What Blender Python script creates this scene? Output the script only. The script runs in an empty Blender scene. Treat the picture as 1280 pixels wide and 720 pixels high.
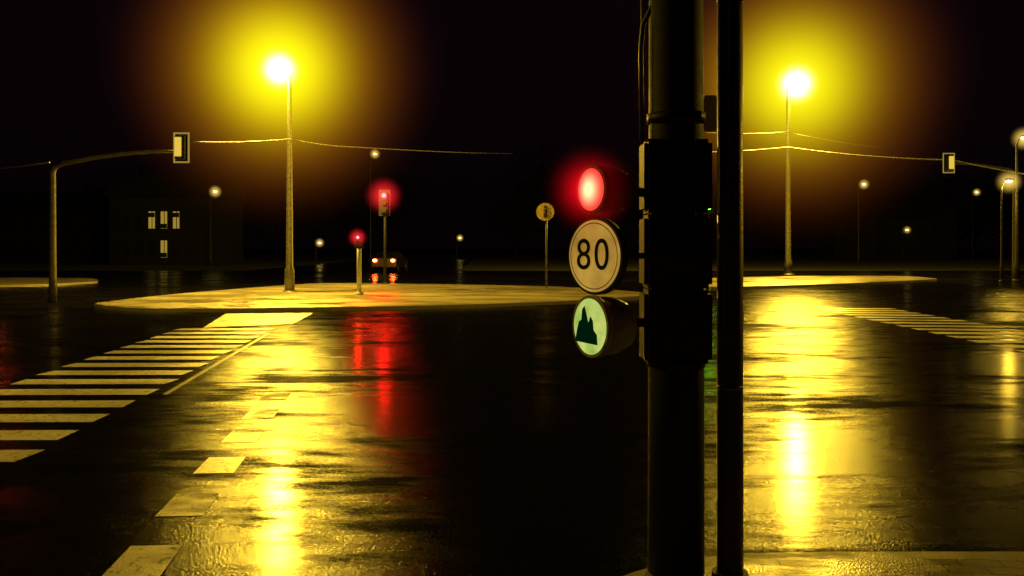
import bpy, bmesh, math, random
from mathutils import Vector, Matrix
random.seed(7)
S=bpy.context.scene
F=1100.0; CH=1.7; HY=310.0
def G(px,py,z=0.0):
    d=(CH-z)*F/(py-HY); return ((px-640)*d/F, d)
def X(px,d): return (px-640)*d/F
def Z(py,d): return CH+(HY-py)*d/F

# ---------------- materials ----------------
def newmat(n):
    m=bpy.data.materials.new(n); m.use_nodes=True
    nt=m.node_tree; nt.nodes.clear()
    o=nt.nodes.new('ShaderNodeOutputMaterial'); return m,nt,o
def N(nt,t,**k):
    n=nt.nodes.new(t)
    for a,b in k.items(): setattr(n,a,b)
    return n
def L(nt,a,b): nt.links.new(a,b)
def math_(nt,op,a,b=None,c=None):
    n=N(nt,'ShaderNodeMath',operation=op)
    for i,v in enumerate((a,b,c)):
        if v is None: continue
        if isinstance(v,(int,float)): n.inputs[i].default_value=v
        else: L(nt,v,n.inputs[i])
    return n.outputs[0]
def noise(nt,vec,scale,detail=4,rough=.55,dist=0):
    n=N(nt,'ShaderNodeTexNoise'); n.inputs['Scale'].default_value=scale
    n.inputs['Detail'].default_value=detail; n.inputs['Roughness'].default_value=rough
    n.inputs['Distortion'].default_value=dist
    L(nt,vec,n.inputs['Vector']); return n.outputs['Fac']
def ramp(nt,fac,stops):
    r=N(nt,'ShaderNodeValToRGB'); e=r.color_ramp.elements
    while len(e)<len(stops): e.new(.5)
    for i,(p,c) in enumerate(stops):
        e[i].position=p; e[i].color=c if len(c)==4 else (*c,1)
    L(nt,fac,r.inputs[0]); return r.outputs[0]
def simple(n,col,rough=.5,metal=0,var=.25,scale=8,bump=.0,bscale=60):
    m,nt,o=newmat(n)
    tc=N(nt,'ShaderNodeTexCoord').outputs['Object']
    p=N(nt,'ShaderNodeBsdfPrincipled')
    f=noise(nt,tc,scale)
    lo=tuple(c*(1-var) for c in col); hi=tuple(min(1,c*(1+var)) for c in col)
    L(nt,ramp(nt,f,[(.3,lo),(.7,hi)]),p.inputs['Base Color'])
    r=math_(nt,'MULTIPLY_ADD',f,.3,rough-.15); L(nt,r,p.inputs['Roughness'])
    p.inputs['Metallic'].default_value=metal
    if bump:
        b=N(nt,'ShaderNodeBump'); b.inputs['Strength'].default_value=bump; b.inputs['Distance'].default_value=.01
        L(nt,noise(nt,tc,bscale),b.inputs['Height']); L(nt,b.outputs[0],p.inputs['Normal'])
    L(nt,p.outputs[0],o.inputs['Surface']); return m
def emis(n,col,s):
    m,nt,o=newmat(n); e=N(nt,'ShaderNodeEmission'); e.inputs[0].default_value=(*col,1); e.inputs[1].default_value=s
    L(nt,e.outputs[0],o.inputs['Surface']); return m
def wetmat(n,lo,hi,r0,r1,pscale=.55,bump_f=.5,bump_l=.3,fine=70,paint=False,brick=None,s0=1,s1=1,stretch=2.2,mlo=.46,mhi=.56,film=None,grain=0):
    """diffuse aggregate under a water film: Fresnel-weighted Beckmann gloss"""
    m,nt,o=newmat(n)
    geo=N(nt,'ShaderNodeNewGeometry').outputs['Position']
    mp=N(nt,'ShaderNodeMapping'); mp.inputs['Scale'].default_value=(1/stretch,1,1); L(nt,geo,mp.inputs[0])
    big=noise(nt,mp.outputs[0],pscale,6,.62,.6)
    fin=noise(nt,geo,fine,3,.6)
    mid=noise(nt,mp.outputs[0],pscale*7,4,.6)
    vor=N(nt,'ShaderNodeTexVoronoi'); vor.inputs['Scale'].default_value=fine*1.3; L(nt,geo,vor.inputs['Vector'])
    base=ramp(nt,fin,[(.3,lo),(.72,hi)])
    hgt=math_(nt,'ADD',fin,math_(nt,'MULTIPLY',vor.outputs['Distance'],.8))
    if brick is not None:
        bt=N(nt,'ShaderNodeTexBrick'); bt.inputs['Scale'].default_value=1.0
        bt.inputs['Brick Width'].default_value=.2; bt.inputs['Row Height'].default_value=.1
        bt.inputs['Mortar Size'].default_value=.006
        bt.inputs['Color1'].default_value=(*hi,1); bt.inputs['Color2'].default_value=(*[(a+b)/2 for a,b in zip(lo,hi)],1)
        bt.inputs['Mortar'].default_value=(.02,.018,.015,1)
        mp2=N(nt,'ShaderNodeMapping'); mp2.inputs['Rotation'].default_value=(0,0,brick); L(nt,geo,mp2.inputs[0])
        L(nt,mp2.outputs[0],bt.inputs['Vector'])
        mx=N(nt,'ShaderNodeMix',data_type='RGBA',blend_type='MULTIPLY'); mx.inputs[0].default_value=.6
        L(nt,bt.outputs['Color'],mx.inputs[6]); L(nt,ramp(nt,mid,[(.3,(.45,.45,.45)),(.7,(1,1,1))]),mx.inputs[7]); base=mx.outputs[2]
        hgt=math_(nt,'SUBTRACT',hgt,math_(nt,'MULTIPLY',bt.outputs['Fac'],3))
    comb=math_(nt,'ADD',math_(nt,'MULTIPLY',big,.7),math_(nt,'MULTIPLY',mid,.3))
    if grain: comb=math_(nt,'ADD',comb,math_(nt,'MULTIPLY',math_(nt,'SUBTRACT',noise(nt,geo,34,4,.75),.5),grain))
    def mrange(a,b):
        mr=N(nt,'ShaderNodeMapRange',interpolation_type='SMOOTHSTEP'); mr.inputs[1].default_value=mlo; mr.inputs[2].default_value=mhi
        mr.inputs[3].default_value=a; mr.inputs[4].default_value=b
        L(nt,comb,mr.inputs[0]); return mr.outputs[0]
    if paint:
        w=noise(nt,geo,14,6,.7)
        mx=N(nt,'ShaderNodeMix',data_type='RGBA'); L(nt,ramp(nt,w,[(.36,(1,1,1)),(.46,(0,0,0))]),mx.inputs[0])
        L(nt,base,mx.inputs[6]); mx.inputs[7].default_value=(.10,.10,.10,1); base=mx.outputs[2]
    b=N(nt,'ShaderNodeBump'); b.inputs['Strength'].default_value=bump_f; b.inputs['Distance'].default_value=.004
    L(nt,hgt,b.inputs['Height'])
    b2=N(nt,'ShaderNodeBump'); b2.inputs['Strength'].default_value=bump_l; b2.inputs['Distance'].default_value=.03
    L(nt,mid,b2.inputs['Height']); L(nt,b.outputs[0],b2.inputs['Normal'])
    nrm=b2.outputs[0]
    df=N(nt,'ShaderNodeBsdfDiffuse'); L(nt,base,df.inputs[0]); L(nt,nrm,df.inputs['Normal'])
    gl=N(nt,'ShaderNodeBsdfAnisotropic'); gl.distribution='BECKMANN'; gl.inputs['Color'].default_value=(1,1,1,1)
    L(nt,mrange(r0,r1),gl.inputs['Roughness']); L(nt,nrm,gl.inputs['Normal'])
    gout=gl.outputs[0]
    if film:  # smoother standing water between the stones
        g2=N(nt,'ShaderNodeBsdfAnisotropic'); g2.distribution='BECKMANN'; g2.inputs['Color'].default_value=(1,1,1,1)
        g2.inputs['Roughness'].default_value=film[0]
        b3=N(nt,'ShaderNodeBump'); b3.inputs['Strength'].default_value=film[2]; b3.inputs['Distance'].default_value=.03
        L(nt,mid,b3.inputs['Height']); L(nt,b3.outputs[0],g2.inputs['Normal'])
        mg=N(nt,'ShaderNodeMixShader'); mg.inputs[0].default_value=film[1]; L(nt,gout,mg.inputs[1]); L(nt,g2.outputs[0],mg.inputs[2]); gout=mg.outputs[0]
    fr=N(nt,'ShaderNodeFresnel'); fr.inputs['IOR'].default_value=1.40
    fac=math_(nt,'MULTIPLY',fr.outputs[0],mrange(s0,s1))
    ms=N(nt,'ShaderNodeMixShader'); L(nt,fac,ms.inputs[0]); L(nt,df.outputs[0],ms.inputs[1]); L(nt,gout,ms.inputs[2])
    L(nt,ms.outputs[0],o.inputs['Surface']); return m
SQ=math.sqrt(2*math.pi)
def glow(n,R,terms,step=1.0):
    """mist lit by a lamp: terms = list of (amp_rgb, sigma_m)"""
    m,nt,o=newmat(n)
    tc=N(nt,'ShaderNodeTexCoord').outputs['Object']
    ln=N(nt,'ShaderNodeVectorMath',operation='LENGTH'); L(nt,tc,ln.inputs[0]); r=ln.outputs['Value']
    r2=math_(nt,'MULTIPLY',r,r)
    edge=N(nt,'ShaderNodeMapRange',interpolation_type='SMOOTHSTEP'); L(nt,r,edge.inputs[0])
    edge.inputs[1].default_value=R*.6; edge.inputs[2].default_value=R*.99; edge.inputs[3].default_value=1; edge.inputs[4].default_value=0
    acc=[None]*3
    for amp,s in terms:
        g=math_(nt,'EXPONENT',math_(nt,'MULTIPLY',r2,-1/(2*s*s)))
        for c in range(3):
            if amp[c]==0: continue
            t=math_(nt,'MULTIPLY',g,amp[c]/(s*SQ))
            acc[c]=t if acc[c] is None else math_(nt,'ADD',acc[c],t)
    cb=N(nt,'ShaderNodeCombineColor')
    for c in range(3):
        if acc[c] is not None: L(nt,acc[c],cb.inputs[c])
    e=N(nt,'ShaderNodeEmission'); L(nt,cb.outputs[0],e.inputs[0]); L(nt,edge.outputs[0],e.inputs[1])
    L(nt,e.outputs[0],o.inputs['Volume'])
    try: m.cycles.volume_step_rate=step
    except Exception as ex: print(ex)
    return m
def lens(n,col,c,edge,rad,core=None,cs=.35):
    m,nt,o=newmat(n)
    tc=N(nt,'ShaderNodeTexCoord').outputs['Object']
    ln=N(nt,'ShaderNodeVectorMath',operation='LENGTH'); L(nt,tc,ln.inputs[0])
    r2=math_(nt,'MULTIPLY',ln.outputs['Value'],ln.outputs['Value'])
    g=math_(nt,'EXPONENT',math_(nt,'MULTIPLY',r2,-1/(2*(rad*.5)**2)))
    s=math_(nt,'MULTIPLY_ADD',g,c,edge)
    e=N(nt,'ShaderNodeEmission'); e.inputs[0].default_value=(*col,1); L(nt,s,e.inputs[1])
    out=e.outputs[0]
    if core:
        g2=math_(nt,'EXPONENT',math_(nt,'MULTIPLY',r2,-1/(2*(rad*cs)**2)))
        e2=N(nt,'ShaderNodeEmission'); e2.inputs[0].default_value=(*core[:3],1); L(nt,math_(nt,'MULTIPLY',g2,core[3]),e2.inputs[1])
        a=N(nt,'ShaderNodeAddShader'); L(nt,out,a.inputs[0]); L(nt,e2.outputs[0],a.inputs[1]); out=a.outputs[0]
    L(nt,out,o.inputs['Surface']); return m

AMB=(1.0,.60,.04)
M_road=wetmat('wet_asphalt',(.002,.002,.002),(.011,.011,.011),.26,.38,pscale=.6,bump_f=.5,bump_l=.10,fine=58,s0=.85,s1=.03,stretch=3.0,mlo=.46,mhi=.58,film=(.17,.36,.07),grain=.2)
M_ground=simple('dark_verge',(.02,.023,.015),.9,0,.5,3,.6,30)
M_pave=wetmat('wet_paving',(.2,.18,.14),(.38,.34,.26),.28,.4,1.2,.3,.08,brick=.12,s0=1.3,s1=.7)
M_isl=wetmat('wet_concrete',(.26,.24,.18),(.46,.42,.33),.4,.6,.8,.3,.15,fine=40,s0=.8,s1=.2)
M_kerb=wetmat('wet_kerb',(.26,.25,.22),(.45,.42,.36),.35,.5,1.5,.3,.1,s0=.8,s1=.4)
M_paint=wetmat('road_paint',(.6,.6,.56),(.8,.8,.76),.4,.55,1.0,.3,.1,paint=True,s0=.7,s1=.2)
M_dark=simple('dark_painted_steel',(.006,.0055,.006),.65,.0,.4,12,.2,80)
M_galv=simple('galvanised_steel',(.16,.16,.155),.5,.7,.3,10,.2,60)
M_dgalv=simple('weathered_steel',(.04,.038,.035),.6,.5,.3,10,.2,60)
M_black=simple('black_plastic',(.008,.0075,.009),.55,0,.3,20)
M_pale=simple('pale_plate',(.5,.5,.42),.5,0,.2,10)
M_alu=simple('cast_housing',(.45,.43,.4),.5,.0,.25,14,.2,60)
M_lamp=emis('lit_lamp',(1,.85,.35),60)
M_small=emis('lit_lamp_small',(1,.75,.2),16)
SG=.24
M_sglow=glow('mist_small_lamp',SG*3,[((1.1,.72,.12),SG)])  # painted halo for the distant lamps, emitted by the sphere itself

# ---------------- mesh helpers ----------------
def empty(name,loc=(0,0,0),rz=0):
    e=bpy.data.objects.new(name,None); S.collection.objects.link(e); e.location=loc; e.rotation_euler=(0,0,rz)
    e.empty_display_size=.2; return e
def obj(name,bm,mat,parent=None,loc=(0,0,0),rot=(0,0,0),smooth=False):
    me=bpy.data.meshes.new(name); bm.to_mesh(me); bm.free()
    for m in (mat if isinstance(mat,(list,tuple)) else [mat]): me.materials.append(m)
    if smooth:
        for p in me.polygons: p.use_smooth=True
    o=bpy.data.objects.new(name,me); S.collection.objects.link(o); o.location=loc; o.rotation_euler=rot
    if parent: o.parent=parent
    return o
def box(name,c,s,mat,parent=None,bev=.01,rot=(0,0,0)):
    bm=bmesh.new(); bmesh.ops.create_cube(bm,size=1,matrix=Matrix.Diagonal((*s,1)))
    if bev: bmesh.ops.bevel(bm,geom=bm.edges[:],offset=bev,segments=2,affect='EDGES')
    return obj(name,bm,mat,parent,c,rot)
def tube_bm(bm,pts,rads,seg=20,cap=True):
    pts=[Vector(p) for p in pts]; rings=[]
    if not isinstance(rads,(list,tuple)): rads=[rads]*len(pts)
    for i,p in enumerate(pts):
        t=(pts[min(i+1,len(pts)-1)]-pts[max(i-1,0)]).normalized()
        a=Vector((1,0,0)) if abs(t.x)<.8 else Vector((0,1,0))
        u=t.cross(a).normalized(); v=t.cross(u)
        rings.append([bm.verts.new(p+rads[i]*(math.cos(q)*u+math.sin(q)*v)) for q in [2*math.pi*k/seg for k in range(seg)]])
    for a,b in zip(rings,rings[1:]):
        for k in range(seg): f=bm.faces.new((a[k],a[(k+1)%seg],b[(k+1)%seg],b[k])); f.smooth=True
    if cap: bm.faces.new(rings[0][::-1]); bm.faces.new(rings[-1])
    bmesh.ops.recalc_face_normals(bm,faces=bm.faces[:])
def tube(name,pts,rads,mat,parent=None,seg=20,loc=(0,0,0)):
    bm=bmesh.new(); tube_bm(bm,pts,rads,seg); return obj(name,bm,mat,parent,loc)
def sphere(name,r,mat,parent,loc,sc=(1,1,1),seg=32):
    bm=bmesh.new(); bmesh.ops.create_uvsphere(bm,u_segments=seg,v_segments=seg//2,radius=r,matrix=Matrix.Diagonal((*sc,1)))
    return obj(name,bm,mat,parent,loc,smooth=True)
def sheet(name,poly,z,mat,parent=None,h=0,side=None):
    bm=bmesh.new(); top=[bm.verts.new((x,y,z)) for x,y in poly]; f=bm.faces.new(top)
    bmesh.ops.recalc_face_normals(bm,faces=[f])
    if f.normal.z<0: f.normal_flip()
    if h:
        r=bmesh.ops.extrude_face_region(bm,geom=[f]); 
        vs=[g for g in r['geom'] if isinstance(g,bmesh.types.BMVert)]
        for v in vs: v.co.z=z
        for v in top: v.co.z=z-h
        bmesh.ops.recalc_face_normals(bm,faces=bm.faces[:])
    return obj(name,bm,mat,parent)
def smooth_poly(pts,n=2,w=.12):
    for it in range(n):
        q=[]
        for i in range(len(pts)):
            a=pts[i]; b=pts[(i+1)%len(pts)]; k=w if it==0 else .25
            q+= [(a[0]*(1-k)+b[0]*k,a[1]*(1-k)+b[1]*k),(a[0]*k+b[0]*(1-k),a[1]*k+b[1]*(1-k))]
        pts=q
    return pts
def inset(poly,d):
    n=len(poly); area=sum(poly[i][0]*poly[(i+1)%n][1]-poly[(i+1)%n][0]*poly[i][1] for i in range(n))
    s=1 if area>0 else -1; out=[]
    for i in range(n):
        a=Vector(poly[i-1]); b=Vector(poly[i]); c=Vector(poly[(i+1)%n])
        t=(c-a).normalized(); out.append((b.x-t.y*d*s,b.y+t.x*d*s))
    return out
def raised(name,poly,h,mat):
    e=empty(name,(0,0,0)); kw=.12
    sheet('kerb',poly,h,M_kerb,e,h=h+.02)
    sheet('surface',inset(poly,kw),h+.004,mat,e)
    return e

# ---------------- ground ----------------
sheet('ground',[(-900,-300),(900,-300),(900,1500),(-900,1500)],-.01,M_ground)
sheet('road',[(-75,-15),(75,-15),(75,44),(60,66),(-4,66),(-6,140),(-20,140),(-20,66),(-75,62)],0,M_road)
isl=[G(*p) for p in [(108,384),(215,371),(395,356),(560,358),(700,361),(800,368),(815,373),(700,381),(560,386),(400,389),(180,391)]]
ie=raised('traffic_island',smooth_poly(isl,2),.10,M_isl)
sheet('dropped_kerb_ramp',[G(*p) for p in [(254,410),(366,405),(392,391.5),(282,392.5)]],.008,M_isl,ie)
rp=[G(*p) for p in [(870,350),(1000,347),(1130,347),(1180,351),(1060,357),(870,363)]]
raised('pavement.001',smooth_poly(rp,2),.10,M_isl)
lp=[G(*p) for p in [(-300,352),(30,349),(120,350),(124,354),(60,358),(-300,364)]]
raised('pavement.002',smooth_poly(lp,2),.10,M_isl)
np_=[(30,-6),(30,4.62),(1.7,4.58)]
cx,cy,r=1.42,3.2,1.37
for k in range(0,11):
    a=math.radians(90+k*9); np_.append((cx+r*math.cos(a),cy+r*math.sin(a)))
np_+=[(cx-r,-6)]
raised('pavement',np_,.12,M_pave)

# ---------------- markings ----------------
def crosswalk(name,d0,d1,left,width,slant=0):
    e=empty(name,(0,0,0)); d=d0; i=0
    bm=bmesh.new()
    while d<d1:
        xr=left(d); j=[random.uniform(-.025,.025) for _ in range(4)]
        vs=[bm.verts.new(v) for v in ((xr+j[0],d,.004),(xr+width+j[1],d+slant,.004),(xr+width+j[2],d+.42+slant,.004),(xr+j[3],d+.42,.004))]
        bm.faces.new(vs); d+=.8
    obj('stripes',bm,M_paint,e); return e
crosswalk('crosswalk',6.95,18.3,lambda d:-3.25-.098*d-1.95,1.95,.03)
crosswalk('crosswalk.001',13.4,24.8,lambda d:8.35+.02*(d-15),2.1,-.25)
e=empty('lane_marking')
bm=bmesh.new()
for k in range(6):
    d=4.5+k*1.06; xc=-2.0-(d-4.79)*.134
    a=[(xc-.155,d),(xc+.145,d+.02),(xc+.08,d+.53),(xc-.21,d+.51)]
    bm.faces.new([bm.verts.new((x,y,.004)) for x,y in a])
obj('dashes',bm,M_paint,e)
e=empty('road_line')
bm=bmesh.new()
bm.faces.new([bm.verts.new((x,y,.004)) for x,y in [(-4.05,10.2),(-3.99,10.2),(-4.81,17.5),(-4.88,17.5)]])
obj('line',bm,simple('worn_road_paint',(.2,.2,.19),.4,0,.5,3),e)

# ---------------- street lamps ----------------
def street_lamp(x,y,h,arm=(-.35,-.1),power=0,mist=None,small=False,r=.1):
    e=empty('street_lamp',(x,y,0))
    ax,ay=arm; pm_=M_dgalv if small else M_galv
    tube('pole',[(0,0,0),(0,0,.9),(0,0,1.0),(0,0,h-.35),(ax*.25,ay*.25,h-.12),(ax*.7,ay*.7,h)],[r*1.5,r*1.5,r*1.1,r*.6,r*.5,r*.4],pm_,e)
    tube('base_flange',[(0,0,0),(0,0,.14)],[r*2.4,r*2.2],pm_,e)
    hl=.7 if not small else .5
    bm=bmesh.new()
    bmesh.ops.create_uvsphere(bm,u_segments=20,v_segments=10,radius=1,matrix=Matrix.Diagonal((hl*.5,.14,.08,1)))
    obj('luminaire',bm,M_galv,e,(ax,ay,h+.05),(0,0,math.atan2(ay,ax)),True)
    sphere('lamp_glass',.13,M_lamp if not small else M_small,e,(ax,ay,h-.02),(1.3,.9,.6),20)
    if small: sphere('mist_halo',SG*3,M_sglow,e,(ax,ay,h-.05),seg=24)
    if power:
        l=bpy.data.lights.new('bulb','POINT'); l.energy=power; l.color=AMB; l.shadow_soft_size=.16 if not small else .08
        lo=bpy.data.objects.new('bulb',l); S.collection.objects.link(lo); lo.parent=e; lo.location=(ax,ay,h-.3)
    if mist:
        R,core=mist
        sphere('mist_halo',R[0],R[1],e,(ax,ay,h-.12),seg=48)  # lamp bloom painted as emitting spheres, wide halo plus bright core
        sphere('mist_core',core[0],core[1],e,(ax,ay,h-.12),seg=32)
    return e
def halo_mats(tag,pm,k=1):
    Rr=220*pm
    a=glow('mist_'+tag,Rr,[((.20*k,.045*k,.002),92*pm),((1.15*k,0,0),49*pm),((0,1.2*k,.003),44*pm)])
    b=glow('mistcore_'+tag,34*pm,[((8,7,4),8.5*pm)])
    return ((Rr,a),(34*pm,b))
d1=32.2; street_lamp(X(362,d1),d1,Z(87,d1)+.1,(X(352,d1)-X(362,d1)-.05,-.1),10000,halo_mats('a',d1/F,1.0),r=.12)
d2=53.4; street_lamp(X(985,d2),d2,Z(105,d2)+.1,(X(995,d2)-X(985,d2),-.1),20000,halo_mats('b',d2/F,.87),r=.16)
street_lamp(-13.5,9.5,8.3,(.9,-.2),1300)
street_lamp(17,14,8.3,(-.9,-.2),2000)
for px,py,d in [(270,239,80),(469,192,95),(1079,230,95),(1133,287,130),(1152,290,150),(1220,240,130),(400,309,110),(575,297,140),(1105,292,140),(1030,286,150)]:
    street_lamp(X(px,d)-.5,d,max(2.4,Z(py,d)),(.5,-.2),0,None,True,.07)

# ---------------- traffic lights on mast arms ----------------
M_red=lens('red_lens',(1,.006,.02),1.5,.8,.1,(1,.7,.3,2.0),.36)
M_redf=lens('red_lens_far',(1,.0016,.0022),520,50,.15)
M_redd=lens('red_lens_dim',(1,.05,.006),200,20,.15)
M_green=lens('green_lens_far',(.10,.6,.015),90,8,.12)
def signal_head(e,loc,w,h,lit=None,lm=None,frame=M_pale,body=M_black,rz=0,n=3):
    hd=empty('signal_head',loc,rz); hd.parent=e
    box('housing',(0,0,0),(w*.62,.2,h*.86),body,hd,.03)
    fr=bmesh.new()
    for c,s in (((0,.08,h/2),(w,.02,.05)),((0,.08,-h/2),(w,.02,.05)),((w/2-.025,.08,0),(.05,.02,h-.052)),((-w/2+.025,.08,0),(.05,.02,h-.052))):
        bmesh.ops.create_cube(fr,size=1,matrix=Matrix.Translation(c)@Matrix.Diagonal((*s,1)))
    obj('backboard_border',fr,frame,hd)
    box('backboard',(0,.095,0),(w-.02,.01,h-.02),M_black,hd,0)
    r=h*.86/n*.36
    for k in range(n):
        z=h*.86*(1/2-(k+.5)/n)
        tube('visor_%d'%(k+1),[(0,-.1,z),(0,-.2,z)],[r*1.15,r*1.1],body,hd,16) if lit!=k else None
        if lit==k:
            bm=bmesh.new(); bmesh.ops.create_uvsphere(bm,u_segments=20,v_segments=10,radius=r,matrix=Matrix.Diagonal((1,.3,1,1)))
            obj('lens_lit',bm,lm,hd,(0,-.11,z),smooth=True)
    return hd
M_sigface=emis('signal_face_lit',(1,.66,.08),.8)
M_border=emis('reflective_border',(.9,.62,.10),.35)  # border emits its own glow in place of lamplight falling on it
def mast(x,y,h,ex,ez,loc_sig,ws,hs,tag,mt):
    e=empty('traffic_light',(x,y,0)); dx=ex-x
    s=1 if dx>0 else -1
    pts=[(0,0,0),(0,0,.8),(0,0,h-.25),(s*.08,0,h-.08),(s*.3,0,h+.02)]
    for k in range(1,7):
        t=k/6; pts.append((s*.3+(dx-s*.3)*t,0,h+.02+(ez-h)*(1-(1-t)**2)))
    tube('mast_arm',pts,[.13,.11,.085,.08,.075]+[.07-.03*k/6 for k in range(6)],mt,e)
    hd=signal_head(e,(loc_sig[0]-x,-.16,loc_sig[1]),ws,hs,frame=M_border)
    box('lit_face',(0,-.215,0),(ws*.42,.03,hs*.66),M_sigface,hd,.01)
    return e
d=27.5; mast(X(66,d),d,Z(206,d),X(219,d),Z(190,d),(X(228,d),Z(185,d)),.5,.9,'l',M_galv)
d=46; mast(X(1268,d),d,Z(212,d),X(1192,d),Z(205,d),(X(1185,d),Z(204,d)),.62,1.0,'r',M_dgalv)
d=44; street_lamp(X(1271,d),d,Z(172,d),(.3,-.1),0,None,True,.09)
d=43; street_lamp(X(1252,d),d,Z(226,d),(.3,-.1),220,None,True,.05)
def red_post(x,y,zl,w,h,halo,post=M_dark,pr=.06,lm=M_redf,pm=None,amp=(1.0,.02,.03)):
    e=empty('traffic_light',(x,y,0))
    tube('post',[(0,0,0),(0,0,zl+.1)],[pr,pr*.9],post,e,16)
    tube('base',[(0,0,0),(0,0,.2)],[pr*2,pr*1.8],post,e,16)
    signal_head(e,(0,-.18,zl-h*.28),w,h,0,lm,frame=M_black)
    if halo:
        g=glow('mist_red',halo*3,[(amp,halo)]); sphere('mist_halo',halo*3,g,e,(0,-.35,zl))  # red bloom around the lens, painted as an emitting volume
    return e
d=39; red_post(X(481,d),d,Z(245,d),.5,1.1,.33)
d=30; red_post(X(449,d),d,Z(297,d),.3,.45,.13,post=M_pale,pr=.085)
d=26; red_post(X(-16,d),d,2.4,.4,.9,0,post=M_dark,lm=M_redd)
d=34; 
e=empty('traffic_light',(X(884,d),d,0)); zl=3.3
tube('post',[(0,0,0),(0,0,zl+.4)],.06,M_dark,e,16); signal_head(e,(0,-.18,zl+.3),.5,1.1,2,M_green,frame=M_black)

d=35.5; e=empty('round_traffic_sign',(X(683,d),d,0)); zs=Z(265,d)
tube('post',[(0,0,0),(0,0,zs+.3)],.045,M_galv,e,16)
tube('disc',[(-.05,-.06,zs),(-.05,-.09,zs)],[.36,.36],simple('sign_face_amber',(.75,.58,.3),.5),e,40)
tube('rim',[(-.05,-.055,zs),(-.05,-.085,zs)],[.385,.385],M_black,e,40)
sb=simple('sign_symbol',(.05,.05,.06),.5)
tube('symbol_body',[(-.05,-.095,zs-.22),(-.05,-.1,zs+.1)],[.07,.08],sb,e,8)
sphere('symbol_head',.06,sb,e,(-.05,-.1,zs+.2))

# ---------------- overhead cables ----------------
def cable(ps,r=.03,seg=8,sag=0,mat=M_galv):
    e=empty('overhead_cable',ps[0]); pts=[]
    for a,b in zip(ps,ps[1:]):
        a=Vector(a);b=Vector(b)
        for k in range(9):
            if k==0 and pts: continue
            t=k/8; p=a.lerp(b,t); p.z-=sag*4*t*(1-t); pts.append(p-Vector(ps[0]))
    tube('wire',pts,r,mat,e,seg)
def W(px,py,d): return (X(px,d),d,Z(py,d))
cable([W(232,177,27.6),W(362,174,32),W(445,184,36),W(640,192,60)],.024,sag=.06)
cable([W(-200,215,30),W(62,203,27.5)],.02,sag=.2)
cable([W(800,190,48),W(985,184,53.2),W(1190,200,46.5),W(1420,235,40)],.036,sag=.15)
cable([W(870,165,50),W(984,165,53.2),W(1110,186,60)],.025,sag=.1)

# ---------------- foreground traffic light ----------------
d=4.3; PX=X(845,d)
tl=empty('traffic_light',(PX,d,.124))
H=5.2
tube('post',[(0,0,0),(0,0,1.0),(0,0,H)],[.137,.135,.125],M_dark,tl,40)
for k,z in enumerate((1.0,2.18)):
    tube('clamp_%d'%(k+1),[(0,0,z),(0,0,z+.05)],[.142,.142],M_black,tl,40)
for k in range(3):
    box('rear_head_%d'%(k+1),(-.01,-.03,1.2+k*.36),(.325,.2,.352),M_black,tl,.02)
    tube('rear_cap_%d'%(k+1),[(-.01,-.14,1.2+k*.36),(-.01,-.125,1.2+k*.36)],[.09,.12],M_black,tl,28)
tube('conduit',[(-.17,-.02,2.1),(-.175,-.02,2.55),(-.165,-.02,2.66),(-.12,-.02,2.75),(-.07,-.03,2.86),(-.06,-.03,3.2)],[.012]*6,M_galv,tl,12)
tube('cable_run',[(-.165,.0,1.9),(-.168,0,3.4)],[.006]*2,M_galv,tl,8)
box('junction_plate',(.185,.1,Z(142,4.4)-.124),(.075,.04,.18),M_pale,tl,.008)
def side_module(name,px,py,dd,a,rad,lensr,depth,lensmat,bodymat):
    h=empty(name,(X(px,dd)-PX,dd-d,Z(py,dd)-.124),-math.radians(a)); h.parent=tl
    tube('body',[(0,.0,0),(0,depth*.55,0),(0,depth*.85,0),(0,depth,0)],[rad,rad*.97,rad*.8,rad*.5],bodymat,h,40)
    tube('bezel',[(0,-.012,0),(0,.012,0)],[rad*1.04,rad*1.05],bodymat,h,40)
    bm=bmesh.new(); bmesh.ops.create_uvsphere(bm,u_segments=40,v_segments=20,radius=lensr,matrix=Matrix.Diagonal((1,.18,1,1)))
    obj('lens',bm,lensmat,h,(0,-.008,0),smooth=True)
    return h
rh=side_module('red_head',741,237,3.95,58,.108,.098,.2,M_red,M_black)
sphere('mist_halo',.26,glow('mist_redhead',.26,[((1.1,.003,.012),.06)]),rh,(0,-.02,0))  # painted red halo, the volume itself emits
M_gf,nt,o=newmat('green_lit_face')
tc=N(nt,'ShaderNodeTexCoord').outputs['Object']
f=noise(nt,tc,9,3); em=N(nt,'ShaderNodeEmission')
L(nt,ramp(nt,f,[(.3,(.28,.50,.06)),(.7,(.78,.82,.22))]),em.inputs[0]); em.inputs[1].default_value=.85
L(nt,em.outputs[0],o.inputs['Surface'])
gh=side_module('pedestrian_head',740,408,3.95,60,.134,.128,.2,M_gf,M_alu)
M_ic=emis('green_icon',(.0,.02,.006),.5)
bm=bmesh.new()
ic=[(-.085,-.07),(.09,-.075),(.085,-.03),(.06,-.01),(.055,.03),(.035,.05),(.02,.02),(.005,.06),(-.01,.095),(-.03,.075),(-.035,.03),(-.055,.02),(-.07,-.02)]
bm.faces.new([bm.verts.new((x,0,z)) for x,z in ic])
obj('symbol',bm,M_ic,gh,(0,-.034,0))
tube('bracket_upper',[(X(775,4.0)-PX,-.2,Z(237,4)-.124),(-.1,-.02,Z(240,4.2)-.124)],.022,M_black,tl,12)
tube('bracket_lower',[(X(780,4.0)-PX,-.2,Z(405,4)-.124),(-.1,-.02,Z(405,4.2)-.124)],.022,M_black,tl,12)
dd=3.95
ss=empty('speed_limit_sign',(X(743,dd),dd,Z(320,dd)),-math.radians(51))
M_sf,nt,o=newmat('illuminated_sign_face')
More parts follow.
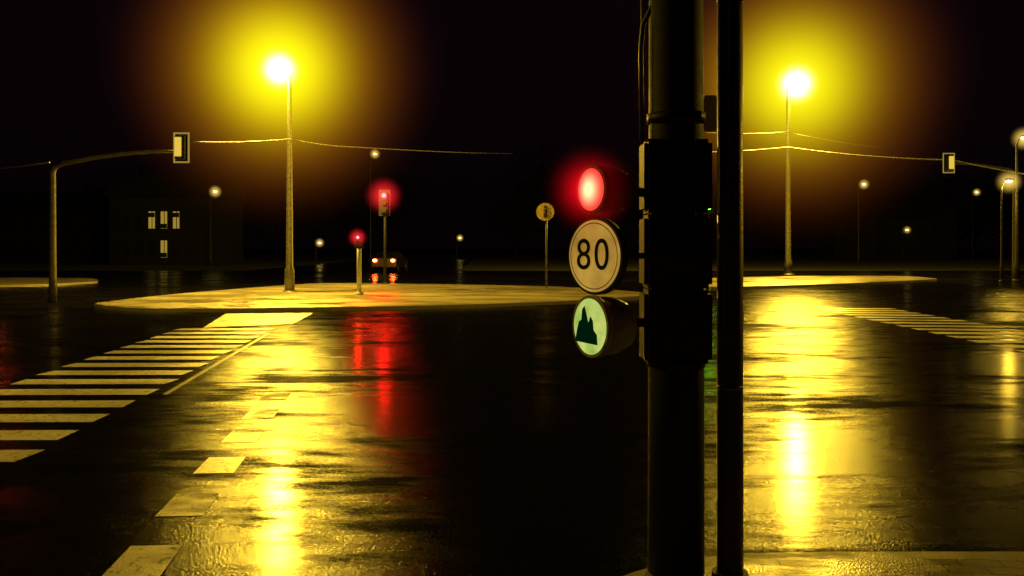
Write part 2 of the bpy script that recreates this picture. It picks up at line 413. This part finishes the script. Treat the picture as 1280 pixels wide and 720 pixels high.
tc=N(nt,'ShaderNodeTexCoord').outputs['Object']
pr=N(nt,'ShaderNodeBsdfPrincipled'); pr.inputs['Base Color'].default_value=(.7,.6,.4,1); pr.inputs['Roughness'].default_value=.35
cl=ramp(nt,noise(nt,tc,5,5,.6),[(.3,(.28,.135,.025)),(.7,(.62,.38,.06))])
L(nt,cl,pr.inputs['Emission Color']); pr.inputs['Emission Strength'].default_value=.75  # lamplight on the face is painted in as mottled emission
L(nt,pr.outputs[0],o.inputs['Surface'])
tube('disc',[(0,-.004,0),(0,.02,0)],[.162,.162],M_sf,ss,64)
tube('rim',[(0,-.001,0),(0,.035,0)],[.174,.174],simple('sign_rim',(.03,.025,.02),.4),ss,64)
bm=bmesh.new()
def ring(r0,r1,y):
    n=64
    A=[bm.verts.new((r0*math.cos(2*math.pi*k/n),y,r0*math.sin(2*math.pi*k/n))) for k in range(n)]
    B=[bm.verts.new((r1*math.cos(2*math.pi*k/n),y,r1*math.sin(2*math.pi*k/n))) for k in range(n)]
    for k in range(n): bm.faces.new((A[k],A[(k+1)%n],B[(k+1)%n],B[k]))
ring(.146,.150,-.006)
M_ink=simple('sign_ink',(.01,.008,.006),.4)
obj('border_line',bm,M_ink,ss)
cu=bpy.data.curves.new('digits','FONT'); cu.body='80'; cu.size=.2; cu.align_x='CENTER'; cu.align_y='CENTER'; cu.extrude=.001; cu.offset=.0; cu.space_character=1.15
to=bpy.data.objects.new('digits',cu); S.collection.objects.link(to); to.parent=ss
to.rotation_euler=(math.radians(90),0,0); to.location=(-.004,-.008,0); cu.materials.append(M_ink)
tube('bracket',[(0,.03,0),(.03,.12,0),(.17,.36,0)],.014,M_black,ss,12)

d=4.22; sp=empty('steel_pole',(X(912.5,d),d,.124))
tube('pole',[(0,0,0),(0,0,.04),(0,0,5.2)],[.064,.063,.058],simple('brown_steel',(.10,.06,.05),.42,.3,.3,14,.2,70),sp,32)
tube('flange',[(0,0,0),(0,0,.025)],[.085,.085],M_dark,sp,32)
for k,z in enumerate((.9,2.75)): tube('band_%d'%(k+1),[(0,0,z),(0,0,z+.02)],[.0625,.0625],M_galv,sp,32)

# ---------------- background ----------------
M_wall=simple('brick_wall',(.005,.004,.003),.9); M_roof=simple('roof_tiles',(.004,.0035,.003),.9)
M_win=emis('lit_window',(.85,.58,.08),.38); M_wd=simple('dark_window',(.005,.005,.006),.5)
M_sill=simple('stone_sill',(.006,.005,.004),.8)
def house(name,x,y,w,dp,h,lit):
    e=empty(name,(x,y,0))
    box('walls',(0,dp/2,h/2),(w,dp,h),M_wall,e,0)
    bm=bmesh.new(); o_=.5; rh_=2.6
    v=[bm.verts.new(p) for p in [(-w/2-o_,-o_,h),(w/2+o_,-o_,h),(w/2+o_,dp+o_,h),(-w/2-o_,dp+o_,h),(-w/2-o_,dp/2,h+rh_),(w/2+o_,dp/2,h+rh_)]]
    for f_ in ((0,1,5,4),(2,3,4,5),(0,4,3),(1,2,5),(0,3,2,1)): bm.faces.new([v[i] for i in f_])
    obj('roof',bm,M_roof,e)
    nx=int(w//1.2) if lit and w<12 else int(w//2.2)
    ww=.62 if lit and w<12 else .9
    for fl in range(2):
        for i in range(nx):
            wx=-w/2+ (i+.5)*w/nx; wz=1.6+fl*2.9
            box('window_%d_%d'%(fl+1,i+1),(wx,-.02,wz),(ww,.06,1.7),M_win if (fl,i) in lit else M_wd,e,0)
            if (fl,i) in lit:
                box('mullion_%d_%d'%(fl+1,i+1),(wx+.05,-.06,wz),(.07,.02,1.7),M_wall,e,0)
                box('blind_%d_%d'%(fl+1,i+1),(wx,-.056,wz+(.5 if i%2 else -.6)),(ww,.01,.45),M_sill,e,0)
            box('sill_%d_%d'%(fl+1,i+1),(wx,-.08,wz-.92),(ww+.15,.16,.08),M_sill,e,0)
    return e
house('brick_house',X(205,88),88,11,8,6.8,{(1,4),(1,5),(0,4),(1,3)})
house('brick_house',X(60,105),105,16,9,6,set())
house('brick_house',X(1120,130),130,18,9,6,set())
M_leaf=simple('foliage',(.006,.007,.004),.9,0,.6,2); M_bark=simple('bark',(.01,.009,.007),.9)
bm=bmesh.new()
def tree(cx,cy,h,rad):
    for _ in range(int(12*rad)):
        c=Vector((cx+random.gauss(0,rad*.45),cy+random.gauss(0,rad*.4),h*.62+random.gauss(0,h*.17)))
        cr=random.uniform(.5,1.1)*rad*.25
        for _ in range(22):
            p=c+Vector((random.gauss(0,cr),random.gauss(0,cr),random.gauss(0,cr*.8)))
            if p.z<1.5: continue
            n=Vector((random.uniform(-1,1),random.uniform(-1,1),random.uniform(-1,1))).normalized()
            u=n.orthogonal().normalized()*random.uniform(.18,.4); v=n.cross(u)
            bm.faces.new([bm.verts.new(p+q) for q in (u,v,-u,-v)])
tr=bmesh.new()
x=-125
while x<140:
    if abs(x+12)>9:
        y=random.uniform(156,175); h=random.uniform(10,19); tree(x,y,h,h*.42)
        tube_bm(tr,[(x,y,-.1),(x+.2,y,h*.35),(x+.1,y,h*.7)],[.3,.2,.08],8)
    x+=random.uniform(4.5,10)
tl2=empty('tree_row'); obj('crowns',bm,M_leaf,tl2); obj('trunks',tr,M_bark,tl2)

dc=62; car=empty('car',(X(488,dc),dc,0),math.radians(176))
prof=[(-2.1,.35),(-2.15,.75),(-1.9,.92),(-.9,1.0),(-.35,1.42),(1.1,1.45),(1.75,1.05),(2.1,1.0),(2.15,.4)]
bm=bmesh.new()
A=[bm.verts.new((-.86 if z<1.1 else -.68,y,z)) for y,z in prof]; B=[bm.verts.new((.86 if z<1.1 else .68,y,z)) for y,z in prof]
bm.faces.new(A); bm.faces.new(B[::-1])
for k in range(len(prof)): bm.faces.new((A[k],B[k],B[(k+1)%len(prof)],A[(k+1)%len(prof)]))
bmesh.ops.recalc_face_normals(bm,faces=bm.faces[:]); bmesh.ops.bevel(bm,geom=bm.edges[:],offset=.05,segments=2,affect='EDGES')
obj('body',bm,simple('car_paint',(.02,.01,.01),.4),car)
M_tl=emis('tail_light',(1,.07,.01),120)
for i,sx in enumerate((-.62,.62)):
    sphere('tail_light_%d'%(i+1),.12,M_tl,car,(sx,2.16,.85),(1.2,.4,.8),16)
    for j,yy in enumerate((-1.35,1.35)):
        tube('wheel_%d_%d'%(i,j),[(sx*1.25,yy,.32),(sx*1.5,yy,.32)],[.32,.32],M_black,car,20)
box('rear_window',(0,1.46,1.24),(1.2,.03,.45),M_wd,car,0,(math.radians(58),0,0))

# ---------------- world ----------------
w=bpy.data.worlds.new('World'); S.world=w; w.use_nodes=True; nt=w.node_tree
bg=nt.nodes['Background']
tc=N(nt,'ShaderNodeTexCoord'); sx=N(nt,'ShaderNodeSeparateXYZ'); L(nt,tc.outputs['Generated'],sx.inputs[0])
L(nt,ramp(nt,sx.outputs[2],[(0,(.0016,.0006,.0008)),(.25,(.0030,.0008,.0018)),(1,(.001,.0005,.0012))]),bg.inputs[0]); bg.inputs[1].default_value=1

cam=bpy.data.cameras.new('camera'); co=bpy.data.objects.new('camera',cam); S.collection.objects.link(co); S.camera=co
co.location=(0,0,CH); co.rotation_euler=(math.radians(90),0,0)
cam.sensor_width=36; cam.lens=36*F/1280; cam.shift_y=-(360-HY)/1280; cam.clip_end=3000; cam.clip_start=.05
S.view_settings.view_transform='Standard'; S.view_settings.look='None'; S.view_settings.exposure=0
